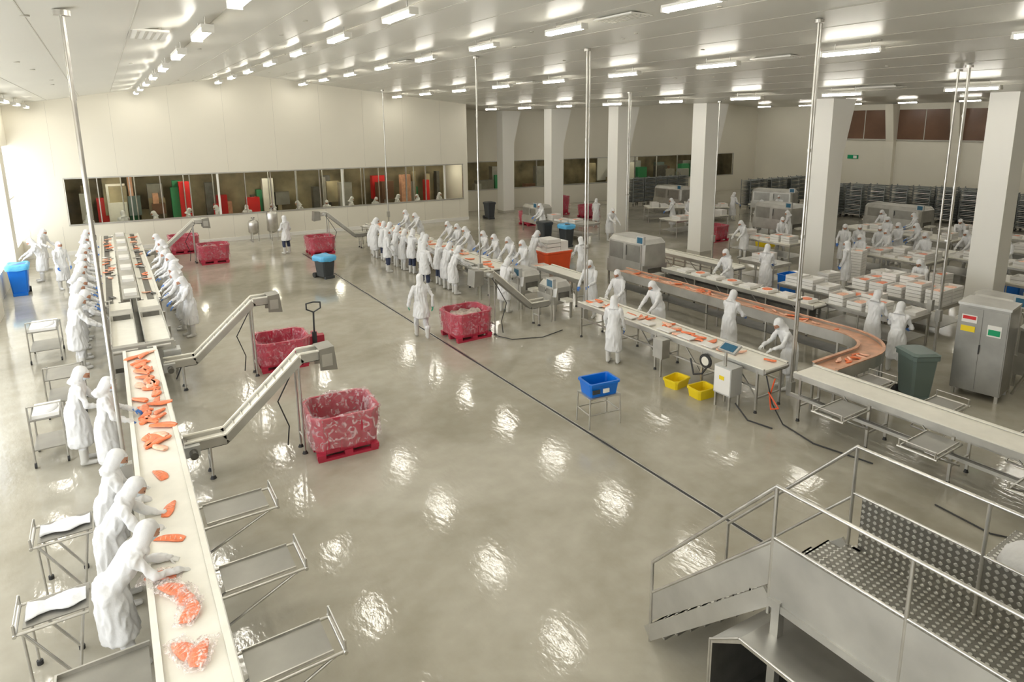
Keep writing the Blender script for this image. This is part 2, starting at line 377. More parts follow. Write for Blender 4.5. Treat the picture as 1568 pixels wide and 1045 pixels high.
for y in (8,12.6,17.2,21.8,26.4,31): g.loft([[(XR-d,y-.3,z),(XR-d,y+.3,z),(XR,y+.3,z),(XR,y-.3,z)] for z,d in((0,.3),(4.5,.4),(7.3,1.0))],'wall',False)
g.obj('wall_right')
for i,y in enumerate((8,12.6,17.2,21.8,26.4)):
    g=G(); g.bx(XR-.06,XR-.01,y+.35,y+4.25,4.7,6.9,'brown'); g.bx(XR-.08,XR-.01,y+2.25,y+2.31,4.7,6.9,'seam'); g.bx(XR-.1,XR-.01,y+.3,y+4.3,4.62,4.7,'seam');g.obj('window_%d'%(i+3))
g=G(); g.bx(XR-.06,XR-.01,29.0,29.9,3.1,3.4,'greens');g.bx(XR-.07,XR-.06,29.1,29.4,3.15,3.35,'tray');g.obj('exit_sign')
g=G(); g.bx(XL,XR,YB-T,YB,0,8.2,'wall');g.obj('wall_back')
g=G(); g.bx(XL-T,XL,YB,YF,0,.8,'wall');g.bx(XL-T,XL,YB,YF,4.9,6.6,'wall')
for y in [1.5+5.8*i for i in range(-1,7)]:
    g.bx(XL-T,XL+.25,y-.5,y+.5,0,6.5,'wall')
g.obj('wall_left')
g=G()
for i in range(-1,6):
    y=1.5+5.8*i
    for yy in (y+1.8,y+2.9,y+4.0): g.bx(XL-.14,XL-.06,yy-.03,yy+.03,.8,4.9,'white')
    g.bx(XL-.14,XL-.06,y+.5,y+5.3,2.7,2.76,'white')
g.obj('window_frames_left')
# fixtures
lm=G(); lm.bx(-.09,.09,-.68,.68,0,.05,'white')
lm.loft([[(x,y,z) for x,z in[(-.08,0),(-.06,-.06),(.06,-.06),(.08,0)]] for y in(-.64,.64)],'tube',False,True)
lm.bx(-.085,.085,-.69,-.64,-.07,0,'white');lm.bx(-.085,.085,.64,.69,-.07,0,'white')
lm.tube((0,-.4,.05),(0,-.4,.2),.01,'steel',6);lm.tube((0,.4,.05),(0,.4,.2),.01,'steel',6)
lme=lm.mesh('ceiling_lamp')
for x in(-2.4,1.5,4.8,8.6,13.5,19.3):
    for k in range(-1,9):
        y=4.5+3.7*k
        if y<35: place(lme,'ceiling_lamp',(x,y,ceilz(x)-.19))
for x in (26.5,33,41,47):  # second-bay lamp rows, with extra lamps added to brighten this side
    for k in range(0,9):
        place(lme,'ceiling_lamp',(x,4+4*k,ceilz(x)-.19))
for x in (0,3.5,7,10.5,14,17): place(lme,'ceiling_lamp',(x,36.6,3.5))  # unseen lamps, added to brighten the room behind the far windows
for x in (20,24,28,32,36,40,44): place(lme,'ceiling_lamp',(x,40.3,3.7))  # lamps hidden above the recess glass, added to light its back room
g=G()
for x,y in((9.1,10.6),(14.2,10.6),(19.5,10.8),(.8,13),(9.1,22),(14.2,22)):
    z=ceilz(x); g.bx(x-.3,x+.3,y-.6,y+.6,z-.04,z-.01,'white')
    for j in range(5): g.bx(x-.25+j*.11,x-.21+j*.11,y-.55,y+.55,z-.05,z-.04,'seam')
    g.bx(x-.2,x+.2,y-.5,y+.5,z-.03,z+.05,'seam')
g.obj('ceiling_air_diffusers')
for y in(8.3,14,19.9,25.7,31.6,37.2):
    g=G(); g.loft([[(x0 if sx<0 else x1,sy*.38,z) for sx,sy in((-1,-1),(1,-1),(1,1),(-1,1))] for z,x0,x1 in((0,-.42,.42),(4.6,-.42,.45),(6.66,-.42,1.0))],'white',False)
    g.bx(-.44,.44,-.4,.4,0,.15,'seam')
    g.obj('column',(22,y,0))
# ---------------- builders
def pallet_bin(name,x,y,rz=0,w=1.15,d=1.05,h=.8,liner='liner',content=None,fill=.45):
    g=G(); sd=random.random()*30
    for yy in(-.42,0,.42): g.bx(-w*.45,w*.45,yy*d-.05,yy*d+.05,0,.05,'binred')
    for xx in(-.4,0,.4):
        for yy in(-.42,0,.42): g.bx(xx*w-.07,xx*w+.07,yy*d-.06,yy*d+.06,.05,.13,'binred')
    g.loft([crect(w*.90,d*.90,.12,.12),crect(w*.92,d*.92,.14,.15),crect(w*.95,d*.95,.15,h*.55),crect(w*.985,d*.985,.15,h*.56),crect(w,d,.16,h-.06),crect(w+.05,d+.05,.17,h-.05),crect(w+.05,d+.05,.17,h),crect(w-.05,d-.05,.15,h),crect(w*.88,d*.88,.13,.2)],'binred',False,True)
    for xx in(-.3,-.1,.1,.3):
        for s in(-1,1): g.bx(xx*w-.02,xx*w+.02,s*d*.475-.02,s*d*.475+.02,.16,h*.5,'binred')
    k=24
    zl=h*.28
    def ruff(w_,d_,c,z,a):
        R=crect(w_,d_,c,z,k,.03,sd); n=len(R); out=[]
        for i,(x,y,zz) in enumerate(R):
            q=a*(noise.noise(Vector((i*.9,sd,z*1.5)))+.6*noise.noise(Vector((i*.35,sd+9,z)))); l=math.hypot(x,y); out.append((x+x/l*q,y+y/l*q,zz+q*.6))
        return out
    rings=[ruff(w*1.03,d*1.03,.16,zl,.07),ruff(w*1.04,d*1.04,.17,zl+(h-zl)*.33,.055),ruff(w*1.05,d*1.05,.17,zl+(h-zl)*.66,.04),ruff(w*1.08,d*1.08,.18,h-.02,.025),ruff(w*1.05,d*1.05,.18,h+.03,.03),ruff(w*.93,d*.93,.16,h+.01,.04),ruff(w*.88,d*.88,.15,h*.8,.06),ruff(w*.83,d*.83,.14,h*.5,.07),ruff(w*.7,d*.7,.14,.28,.05)]
    g.loft(rings,liner,True,False)
    if content:
        n=14; vs=[]
        for j in range(n+1):
            for i in range(n+1):
                xx=(i/n-.5)*w*.84; yy=(j/n-.5)*d*.84
                vs.append((xx,yy,h*fill+.1*noise.noise(Vector((xx*5+sd,yy*5,0)))+.05*noise.noise(Vector((xx*14,yy*14,sd)))))
        g.add(vs,[(j*(n+1)+i,j*(n+1)+i+1,(j+1)*(n+1)+i+1,(j+1)*(n+1)+i) for j in range(n) for i in range(n)],content,True)
    return g.obj(name,(x,y,0),rz)
pallet_bin('pallet_bin',3.02,11.05,-4,liner='linerc')
pallet_bin('pallet_bin',3.05,15.95,-3,h=.72)
pallet_bin('pallet_bin',7.75,15.35,2,content='scrap',fill=.8,h=.78)
pallet_bin('pallet_bin',7.7,29.7,0,content='salmon',fill=.5)
pallet_bin('pallet_bin',3.4,30.2,0,content='scrap',fill=.8)
pallet_bin('pallet_bin',2.6,33.4,0)
pallet_bin('pallet_bin',25.1,21.8,0)
pallet_bin('pallet_bin',25.0,32,0); pallet_bin('pallet_bin',24.3,34.3,0,h=1.2); pallet_bin('pallet_bin',20.3,31.5,0)

def incline(x,y,rz,zlow=.62,L0=.6,xt=1.86,ztop=1.75):
    g=G(); w=.30
    pts=[(0,zlow),(L0,zlow),(xt,ztop),(xt+.38,ztop)]
    for (a,za),(b,zb) in zip(pts,pts[1:]):
        g.beam((a,0,za),(b,0,zb),w,.04,'belt')
        for s in(-1,1): g.beam((a,s*(w/2+.01),za+.01),(b,s*(w/2+.01),zb+.01),.018,.15,'steel2'); g.beam((a,s*(w/2+.01),za+.10),(b,s*(w/2+.01),zb+.10),.035,.025,'belt')
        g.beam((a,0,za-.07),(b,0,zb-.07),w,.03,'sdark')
    dx,dz=pts[2][0]-pts[1][0],pts[2][1]-pts[1][1]
    for i in range(1,9):
        t=i/9; g.beam((L0+dx*t,-w/2,zlow+dz*t+.04),(L0+dx*t,w/2,zlow+dz*t+.04),.012,.04,'belt')
    g.tube((0,-w/2,zlow),(0,w/2,zlow),.06,'steel'); g.tube((xt+.38,-w/2,ztop),(xt+.38,w/2,ztop),.06,'steel')
    a=xt+.3
    g.add([(a,-.2,ztop-.26),(a+.3,-.2,ztop-.3),(a+.26,-.2,ztop+.14),(a,-.2,ztop+.12),(a,.2,ztop-.26),(a+.3,.2,ztop-.3),(a+.26,.2,ztop+.14),(a,.2,ztop+.12)],[(0,1,2,3),(4,7,6,5),(1,5,6,2),(2,6,7,3)],'steel3')
    g.bx(a+.04,a+.22,-.207,-.2,ztop-.2,ztop+.02,'steel2')
    g.tube((xt+.15,w/2,ztop),(xt+.15,w/2+.2,ztop),.06,'ctrl')
    for lx,lz in((.35,zlow-.06),(xt-.05,ztop-.12)):
        for s in(-1,1):
            g.tube((lx,s*w/2,.04),(lx,s*w/2,lz),.02,'steel'); g.tube((lx,s*w/2,0),(lx,s*w/2,.05),.05,'dark',10,.03)
        g.tube((lx,-w/2,.3),(lx,w/2,.3),.016,'steel')
    g.path([(xt+.1,.25,ztop-.06),(xt-.1,.28,ztop-.4),(xt-.35,.28,.9),(xt-.2,.25,.4),(xt-.25,.24,.05)],.012,'dark',6)
    g.bx(-.02,.2,-w/2-.14,-w/2-.03,zlow-.1,zlow+.08,'ctrl')
    g.tube((.1,-w/2-.09,zlow-.02),(.1,-w/2-.3,zlow-.02),.06,'sdark')
    return g.obj('incline_conveyor',(x,y,0),rz)
incline(.56,11.25,0);incline(.58,15.6,0);incline(.95,30.5,0)
incline(10.25,15.1,180);incline(10.0,30,180)

def belt_line(name,x0,x1,y0,y1,z=.95,step=1.43,belt='belt',low=True,side=.1,legmat='steel',rail=0):
    g=G(); g.bx(x0+.02,x1-.02,y0,y1,z-.03,z,belt)
    for x in(x0,x1): g.bx(x-.018,x+.018,y0,y1,z-side,z+.02+rail,'steel2'); g.bx(x-.03,x+.03,y0,y1,z+.015+rail,z+.035+rail,'belt')
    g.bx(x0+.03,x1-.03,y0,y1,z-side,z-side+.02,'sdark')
    g.tube((x0,y0,z-.04),(x1,y0,z-.04),.04,'steel');g.tube((x0,y1,z-.04),(x1,y1,z-.04),.04,'steel')
    n=max(1,round((y1-y0)/step))
    for i in range(n+1):
        y=y0+.15+(y1-y0-.3)*i/n
        for x in(x0,x1):
            g.bx(x-.022,x+.022,y-.022,y+.022,.06,z-.05,legmat); g.tube((x,y,0),(x,y,.07),.04,'dark',8,.02)
        g.bx(x0,x1,y-.015,y+.015,.3,.33,legmat)
        if low and i<n:
            for x in(x0,x1): g.bx(x-.015,x+.015,y,y+(y1-y0-.3)/n,.52,.56,legmat)
            g.beam((x0,y,.35),(x0,y+.5,z-side),.02,.02,legmat)
    return g
g=belt_line('x',-.1,.46,2.6,15.9)
g.bx(.47,.51,2.6,15.9,.80,.90,'steel');g.obj('packing_belt_conveyor')
def side_tray(x,y,rz):
    g=G(); z=.80
    g.bx(.06,.78,-.24,.24,z,z+.012,'steel3'); g.bx(.06,.78,-.25,-.235,z,z+.03,'steel');g.bx(.06,.78,.235,.25,z,z+.03,'steel')
    for s in(-1,1):
        g.tube((0.02,s*.27,z-.02),(.88,s*.27,z-.02),.017,'steel'); g.tube((.80,s*.27,z-.02),(.02,s*.27,.42),.015,'steel')
        g.tube((.88,s*.27,z-.02),(.88,s*.27,z+.10),.015,'steel')
    g.tube((.88,-.3,z-.02),(.88,.3,z-.02),.02,'steel'); g.tube((.88,-.27,z+.10),(.88,.27,z+.10),.008,'steel')
    g.tube((0.02,-.27,.42),(0.02,.27,.42),.015,'steel')
    return g.obj('side_work_tray',(x,y,0),rz)
def bench(x,y,stuff=True):
    g=G(); z=.78
    g.bx(-.27,.27,-.22,.22,z,z+.012,'steel3')
    for s in(-1,1):
        g.tube((-.33,s*.25,z-.02),(.27,s*.25,z-.02),.016,'steel'); g.tube((-.33,s*.25,z-.02),(-.33,s*.25,z+.1),.014,'steel')
        g.tube((-.27,s*.25,z-.02),(.12,s*.25,.03),.015,'steel'); g.tube((.22,s*.25,z-.02),(.12,s*.25,.03),.015,'steel'); g.tube((.12,s*.25,0),(.12,s*.25,.05),.03,'dark',8)
        g.tube((-.27,s*.25,z-.02),(-.25,s*.25,.03),.013,'steel'); g.tube((-.25,s*.25,0),(-.25,s*.25,.05),.03,'dark',8)
    g.tube((-.33,-.28,z-.02),(-.33,.28,z-.02),.018,'steel');g.tube((-.33,-.25,z+.1),(-.33,.25,z+.1),.008,'steel')
    if stuff:
        sd=y
        g.loft([[(-.25+.5*t,.13*math.cos(a)*(1+.25*math.sin(t*9+sd)),z+.012+.06*(.5+.5*math.sin(a))*(1+.5*noise.noise(Vector((a*2,t*8,sd))))+.0) for a in [2*math.pi*i/16 for i in range(16)]] for t in[k/10 for k in range(11)]],'coat')
    return g.obj('folding_side_bench',(x,y,0),0)
for y in(8.6,7.15,5.72,4.3): side_tray(.5,y,0)
bench(-.9,9.35);bench(-.92,7.75)
g=G(); g.bx(-.85,-.16,5.7,6.45,.86,.89,'steel3');g.bx(-.87,-.85,5.7,6.45,.84,.93,'steel');g.bx(-.87,-.15,6.45,6.47,.84,.93,'steel')
for a in(-.8,-.2):
    for b_ in(5.75,6.4): g.tube((a,b_,0),(a,b_,.86),.02,'steel')
g.obj('steel_side_table')
# ---- fish
def fillet(L=.42,W=.17,H=.035,bag=False,seed=0,n=12):
    g=G(); rings=[]
    for i in range(n+1):
        t=i/n; w=W/2*(math.sin(math.pi*min(1,t*.9+.1))**.6)*(1-.45*t)+.012; h=H*(.5+.5*math.sin(math.pi*t))
        y=(t-.5)*L; bend=.03*math.sin(t*3+seed)
        rings.append([(bend+w*math.cos(a),y,max(0,h*(.5+.5*math.sin(a)))+(.006*math.sin(5*a+t*7))*(1 if math.sin(a)>0 else 0)) for a in [2*math.pi*k/12 for k in range(12)]])
    g.loft(rings,'salmon')
    for t in(.25,.4,.55,.7):
        g.beam((-.04,(t-.5)*L,H+.002),(.04,(t-.5)*L+.03,H+.002),.006,.004,'salskin')
    if bag:
        rs=[]
        for i in range(21):
            t=i/20; w=W*.66*(.75+.25*math.sin(math.pi*t)); y=(t-.5)*L*1.35
            rs.append([((w+.03*noise.noise(Vector((a,t*7,seed+5))))*math.cos(a),y+.03*noise.noise(Vector((a*3,t*3,seed))),max(.002,.004+(.055*math.sin(math.pi*t)+.01)*(.5+.5*math.sin(a))+.035*noise.noise(Vector((a*3,t*14,seed))))) for a in [2*math.pi*k/28 for k in range(28)]])
        g.loft(rs,'bag',False)
    return g
fm=[fillet(seed=s).mesh('salmon_fillet') for s in(0,2)]
fb=[fillet(.34,.19,.045,True,s).mesh('bagged_salmon_fillet') for s in(0,1,3)]
for i,(x,y,r) in enumerate([(.14,9.75,20),(.2,8.75,-30),(.13,8.05,60)]): place(fm[i%2],'salmon_fillet',(x,y,.952),r,.85)
for i,(x,y,r) in enumerate([(-.0,7.35,70),(.07,7.05,30),(.2,6.88,10),(.2,6.6,-20),(.09,6.1,15),(.24,5.95,-25),(.17,5.35,8),(.16,5.1,-15),(.2,4.8,20)]): place(fb[i%3],'bagged_salmon_fillet',(x,y,.952+.02*(i%2)),r,.92)
def fishpile(name,x0,x1,y0,y1,z,n,small=1,mats=('salmon','salskin'),wf=.42):
    g=G()
    for i in range(n):
        x=random.uniform(x0,x1);y=random.uniform(y0,y1);r=random.uniform(0,6.28);l=random.uniform(.12,.2)*small;w=l*wf
        R=Matrix.Rotation(r,3,'Z')
        rings=[]
        for j in range(7):
            t=j/6; ww=w*(math.sin(math.pi*(t*.85+.1))**.7)*(1-.3*t)
            rings.append([R@Vector((ww*math.cos(a)+.03*math.sin(t*4+i),(t-.5)*2*l,.02+.02*math.sin(a)))+Vector((x,y,z+.012*(i%2))) for a in [2*math.pi*k/10 for k in range(10)]])
        g.loft(rings,random.choice(mats))
    return g.obj(name)
fishpile('salmon_fillets_on_packing_belt',.03,.33,10.6,15.6,.955,42,1.05,('salmon','salmon','salmon','salskin'),.55)
g=G()
g.bx(-.35,.85,16.1,16.3,.55,1.0,'steel2')
for x0 in(-.3,.32):
    g.bx(x0,x0+.46,16.3,18.6,.9,.98,'belt'); g.bx(x0-.02,x0,16.2,20.4,.85,1.08,'steel2');g.bx(x0+.46,x0+.48,16.2,20.4,.85,1.08,'steel2')
    g.bx(x0,x0+.46,18.6,19.1,.8,1.12,'steel2'); g.bx(x0+.05,x0+.41,18.59,19.0,.98,1.1,'sdark'); g.bx(x0,x0+.46,19.1,20.4,.9,1.0,'belt')
    g.tube((x0,16.15,.9),(x0+.46,16.15,.9),.07,'steel')
for x in(-.35,.85):
    for y in(16.2,17.5,19,20.3): g.bx(x-.03,x+.03,y-.03,y+.03,0,.95,'steel')
    g.bx(x-.02,x+.02,16.2,20.3,.4,.46,'steel')
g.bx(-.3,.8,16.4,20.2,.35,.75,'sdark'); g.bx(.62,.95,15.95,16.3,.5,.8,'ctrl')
g.path([(.8,16.2,.9),(1.0,16.1,.5),(.8,16,.1)],.015,'dark')
g.obj('twin_lane_slicing_machine')
for x0 in(-.5,.45):
    g=belt_line('x',x0,x0+.42,20.6,34,.95); g.bx(x0+.12,x0+.28,20.6,34,.955,.962,'sdark'); g.obj('trimming_belt_conveyor')
fishpile('fish_on_trimming_belts',-.40,-.15,20.8,33.8,.962,26,.8,('salskin','sdark','steel','salmon'));fishpile('fish_on_trimming_belts',.55,.8,20.8,33.8,.962,26,.8,('sdark','steel','salskin','salmon'))
g=G()
g.bx(.0,.4,20.7,34,1.0,1.03,'steel2')
for y in range(21,34,2): g.bx(.18,.22,y,y+.04,.0,1.0,'steel');g.bx(.05,.35,y,y+.6,1.03,1.12,'tray')
g.obj('centre_tray_shelf')
def trolley(name,x,y,w=.5,l=.7,h=.85,top='tray',rz=0):
    g=G()
    for a in(-w/2,w/2):
        for b in(-l/2,l/2): g.tube((a,b,.08),(a,b,h+.25 if b<0 else h),.014,'steel',8); g.tube((a-.015,b,.05),(a+.015,b,.05),.05,'dark',10)
        g.tube((a,-l/2,h+.25),(a,l/2,h),.012,'steel',8)
    g.tube((-w/2,-l/2,h+.25),(w/2,-l/2,h+.25),.012,'steel',8)
    g.bx(-w/2,w/2,-l/2,l/2,h-.02,h,'steel3'); g.bx(-w/2,w/2,-l/2,l/2,.3,.32,'steel3')
    if top: g.bx(-w/2+.04,w/2-.04,-l/2+.05,l/2-.05,h,h+.06,top); g.ball((0,0,h+.06),(w*.38,l*.38,.04),'coat')
    return g.obj(name,(x,y,0),rz)
trolley('tray_trolley',-1.3,13.5,.45);trolley('tray_trolley',-1.15,15.8,.6,.9,.8,None);trolley('tray_trolley',-1.7,19.8,.6,1,.8,'tray')
def drop(x,y,zb=.9,double=False):
    g=G(); zt=ceilz(x)-.02
    g.tube((x,y,zb),(x,y,zt),.026,'steel',12); g.tube((x,y,zt-.06),(x,y,zt),.09,'steel',14)
    for z in (zb+1.4,zb+3.3,zb+5):
        if z<zt: g.tube((x,y,z),(x,y,z+.06),.036,'steel',12)
    if double:
        g.tube((x+.11,y+.02,zb),(x+.11,y+.02,zt),.02,'steel',10)
        g.bx(x-.03,x+.16,y-.02,y+.06,zb+2,zb+2.04,'steel')
    g.bx(x-.06,x+.08,y-.06,y+.06,zb-.05,zb+.25,'steel2')
    if zb>.3: g.bx(x-.025,x+.025,y-.025,y+.025,0,zb,'steel')
    g.obj('service_drop_pipe')
drop(-.22,9.75,1.0);drop(10.9,14.1,.3,True);drop(11.35,7.6,.2,True);drop(9.86,18.4,1.0);drop(12.4,33.5,.9);drop(16.95,7.33,.9,True);drop(17.6,20,.9,True);drop(21,18.3,.9);drop(17.4,7.75,1)
belt_line('x',10.35,11.1,18.6,31.2,.95).obj('filleting_belt_conveyor')
fishpile('salmon_fillets_on_filleting_belt',10.5,10.95,18.8,31,.955,46,.9)
g=G()
for i in range(15): g.bx(11.12,11.42,18.9+i*.82,19.3+i*.82,.9,.93,'tray');g.bx(10.03,10.32,18.9+i*.82,19.3+i*.82,.9,.93,'tray')
g.bx(11.13,11.4,18.7,31,.86,.89,'steel2');g.bx(10.02,10.32,18.7,31,.86,.89,'steel2')
for y in(19,22,25,28,30.8):
    g.bx(11.35,11.38,y,y+.03,0,.86,'steel');g.bx(10.04,10.07,y,y+.03,0,.86,'steel')
g.obj('cutting_board_shelf')
def machine(name,x,y,w,l,h,rz=0,screen=True,z0=.5):
    g=G()
    for a in(-w/2+.05,w/2-.05):
        for b in(-l/2+.05,l/2-.05): g.bx(a-.03,a+.03,b-.03,b+.03,0,z0+.1,'steel')
    g.bx(-w/2,w/2,-l/2,l/2,z0,z0+.35*(h-z0),'steel2')
    g.loft([crect(w,l,.08,z0+.35*(h-z0)),crect(w,l,.12,h-.15),crect(w-.2,l-.2,.1,h)],'steel2',False)
    g.bx(-w*.2,w*.2,-l/2-.3,l/2+.3,z0+.1,z0+.18,'belt')
    g.bx(-w*.28,w*.28,-l/2-.01,l/2+.01,z0+.12,z0+.35,'sdark')
    for s in(-1,1):
        g.bx(s*w/2-.008,s*w/2+.008,-l*.42,-l*.04,z0+.42*(h-z0),h-.2,'steel3');g.bx(s*w/2-.008,s*w/2+.008,l*.04,l*.42,z0+.42*(h-z0),h-.2,'steel3')
        g.tube((s*(w/2+.03),-l*.06,z0+.55*(h-z0)),(s*(w/2+.03),-l*.06,h-.25),.012,'dark',6)
    if screen:
        g.tube((-w/2-.1,-l/2,.0),(-w/2-.1,-l/2,h),.02,'steel'); g.bx(-w/2-.16,-w/2-.06,-l/2-.18,-l/2+.18,h-.1,h+.18,'ctrl');g.bx(-w/2-.165,-w/2-.16,-l/2-.13,-l/2+.13,h-.06,h+.14,'screen')
    return g.obj(name,(x,y,0),rz)
machine('trimming_machine',10.75,17.2,.8,1.1,1.2)
machine('weighing_machine',10.85,15.5,.7,.9,1.15)
machine('grading_machine',15.4,16.9,1.15,1.9,1.85)
g=G();g.loft([crect(1.2,1.0,.1,.15),crect(1.3,1.1,.1,.75),crect(1.36,1.16,.1,.78),crect(1.36,1.16,.1,.84),crect(1.2,1.0,.1,.84),crect(1.1,.9,.1,.3)],'orange',False)
for s in(-.5,.4): g.bx(s,s+.12,-.5,.5,0,.15,'orange')
g.bx(-.6,.6,-.5,.5,.84,.86,'tray')
for i in range(3): g.bx(-.5+.02*i,.15,-.4,.35,.86+.16*i,1.0+.16*i,'tray')
g.bx(.2,.55,-.35,.3,.86,1.2,'tray')
g.obj('orange_insulated_tub',(14.4,20.8,0))
belt_line('x',12.0,12.6,15.8,18.2,.9).obj('transfer_belt_conveyor')
belt_line('x',10.3,11.05,7.5,13.6,.95,belt='belt').obj('sorting_belt_conveyor')
fishpile('salmon_fillets_on_sorting_belt',10.45,10.9,7.7,13.4,.955,42,.95,('salmon','salmon','salskin'),.5)
g=G()
for i in range(7): g.bx(10.36,10.6,8.9+i*.65,9.3+i*.65,.985,1.01,'tray')
g.obj('cutting_boards_on_sorting_belt')
g=belt_line('x',10.7,11.35,-1.5,7.1,.95); g.bx(10.6,10.66,-1.5,7.1,.5,.56,'steel2'); g.bx(11.4,11.44,-1.5,7.1,.55,.6,'steel');g.obj('outfeed_belt_conveyor')
for y in(5.8,4.3,2.8): side_tray(10.66,y,180)
for y in(6.2,4.9,3.4): side_tray(11.4,y,0)
def curved():
    g=G(); pts=[(13.9,16.0),(13.9,12),(13.9,8.0)]
    cxx,cyy,r=12.8,8.0,1.1
    for a in range(10,91,10): pts.append((cxx+r*math.cos(math.radians(-a)),cyy+r*math.sin(math.radians(-a))))
    pts.append((11.4,6.9)); w=.5
    L=[]
    for i,p in enumerate(pts):
        a=Vector(pts[max(0,i-1)]);b=Vector(pts[min(len(pts)-1,i+1)]);d=(b-a).normalized();n=Vector((d.y,-d.x)); L.append((Vector(p),n))
    def strip(o0,o1,z0,z1,k):
        g.loft([[ (p+n*o0).to_3d()+Vector((0,0,z0)),(p+n*o1).to_3d()+Vector((0,0,z0)),(p+n*o1).to_3d()+Vector((0,0,z1)),(p+n*o0).to_3d()+Vector((0,0,z1))] for p,n in L],k,False)
    strip(-w/2,w/2,.9,.94,'belt2')
    for s in(-1,1): strip(s*w/2-.02,s*w/2+.02,.74,1.0,'steel2'); strip(s*w/2-.035,s*w/2+.035,1.0,1.02,'belt2')
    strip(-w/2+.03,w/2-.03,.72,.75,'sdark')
    for i in (0,1,2,4,6,8,10,12):
        if i<len(L):
            p,n=L[i]
            for s in(-1,1):
                q=p+n*s*w/2*.95; g.bx(q.x-.022,q.x+.022,q.y-.022,q.y+.022,0,.8,'steel')
    for y in(10,14):
        for s in(-1,1): g.bx(13.9+s*.24-.02,13.9+s*.24+.02,y-.02,y+.02,0,.8,'steel')
    g.bx(13.64,14.16,8,16,.45,.48,'sdark')
    g.obj('curved_belt_conveyor')
curved()
fishpile('salmon_fillets_on_curved_belt',13.76,14.04,8,15.8,.945,50,.8);fishpile('salmon_fillets_on_curved_belt',11.9,12.8,6.8,7.0,.945,9,.8)
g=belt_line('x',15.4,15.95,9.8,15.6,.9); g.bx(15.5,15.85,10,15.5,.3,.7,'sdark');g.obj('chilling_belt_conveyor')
g=G()
for i in range(8): g.bx(15.45,15.9,10+i*.65,10.4+i*.65,.92,1.0,'tray');g.ball((15.67,10.2+i*.65,1.0),(.16,.15,.03),'salmon' if i%2==0 else 'tray')
g.obj('trays_on_chilling_belt')
def trays(g,x,y,z,n,w=.6,d=.4,fish=True):
    for i in range(n):
        zz=z+i*.1
        g.bx(x-w/2,x+w/2,y-d/2,y+d/2,zz,zz+.02,'tray')
        for s in(-1,1): g.bx(x+s*w/2-.012,x+s*w/2+.012,y-d/2,y+d/2,zz,zz+.09,'tray'); g.bx(x-w/2,x+w/2,y+s*d/2-.012,y+s*d/2+.012,zz,zz+.09,'tray')
    if fish and random.random()<.7: g.ball((x,y,zz+.04),(w*.4,d*.38,.04),random.choice(['salmon','salskin']),10,6)
def table(name,x,y,w,l,h=.9,n=8,rz=0,fish=True,top='steel2',mx=3):
    g=G(); g.bx(-w/2,w/2,-l/2,l/2,h-.04,h,top); g.bx(-w/2+.03,w/2-.03,-l/2+.03,l/2-.03,h-.12,h-.04,'steel')
    for a in(-w/2+.05,w/2-.05):
        for b in(-l/2+.05,0,l/2-.05): g.tube((a,b,0),(a,b,h-.1),.022,'steel',8)
    g.bx(-w/2+.05,w/2-.05,-l/2+.05,l/2-.05,.28,.3,'steel2')
    k=max(1,int(l/.55)); kk=max(1,int(w/.7)); c=0
    for i in range(k):
        for j in range(kk):
            if c<n and random.random()<.85: trays(g,-w/2+.38+j*.68,-l/2+.3+i*.53,h,random.randint(1,mx),fish=fish); c+=1
    return g.obj(name,(x,y,0),rz)
table('tray_packing_table',16.7,8.9,1.4,2.4,.9,8,mx=4)
table('tray_packing_table',19.0,9.2,1.6,2.8,.9,10,mx=5)
table('tray_packing_table',17.6,11.3,1.0,1.8,.85,5)
table('tray_packing_table',19.6,14.6,1.0,1.6,.85,4)
table('tray_packing_table',24.3,12.4,1.5,3.2,.92,9,top='belt')
table('tray_packing_table',26.3,10.0,1.5,3.2,.92,9,top='belt')
table('tray_packing_table',23.6,17.5,1.3,3.2,.9,6,top='belt')
table('tray_packing_table',26,24,1.3,4,.9,8,rz=90,top='belt');table('tray_packing_table',29,27.5,1.3,5,.9,10,rz=60,top='belt')
table('tray_packing_table',32,22,1.3,5,.9,10,rz=80,top='belt');table('tray_packing_table',19.5,26.5,1.3,3,.9,5,rz=10)
table('tray_packing_table',30,15,1.3,5,.9,10,rz=0,top='belt');table('tray_packing_table',33,12,1.3,5,.9,10,rz=0,top='belt')
table('tray_packing_table',29.5,9.0,1.3,4,.9,10,rz=0,top='belt');table('tray_packing_table',23.5,7.2,1.2,2.6,.9,8,top='belt')
machine('bagging_machine',28.5,20.5,1.4,2.2,1.8);machine('bagging_machine',31,30.5,1.4,2.5,1.8);machine('bagging_machine',19.3,29.3,1,1.6,1.5);machine('bagging_machine',34.5,17.5,1.5,3,1.6)
machine('strapping_machine',18.6,6.6,.9,1.3,1.45);machine('strapping_machine',20.6,6.0,.9,1.4,1.4);machine('bagging_machine',35.5,26,1.4,2.6,1.7,20)
belt_line('x',18.8,19.4,.5,5.2,.85).obj('roller_conveyor');belt_line('x',17.4,18,14.2,18.5,.9).obj('roller_conveyor')
for x,y,n in((22.15,12.5,12),(21.2,15.6,7),(17.0,13.0,5),(19.6,12.0,8),(25.2,16.4,6),(13.0,19.6,5),(20.9,10.9,9),(23.0,10.0,7)):
    g=G(); g.bx(-.35,.35,-.25,.25,0,.12,'steel'); trays(g,0,0,.12,n); g.obj('tray_stack',(x,y,0),random.uniform(-15,15))
def tub(name,x,y,z,w,d,h,k,rz=0):
    g=G();g.loft([crect(w*.9,d*.9,.04,0),crect(w,d,.04,h-.04),crect(w+.04,d+.04,.05,h-.04),crect(w+.04,d+.04,.05,h),crect(w-.03,d-.03,.04,h),crect(w*.85,d*.85,.03,.02)],k,False)
    return g.obj(name,(x,y,z),rz)
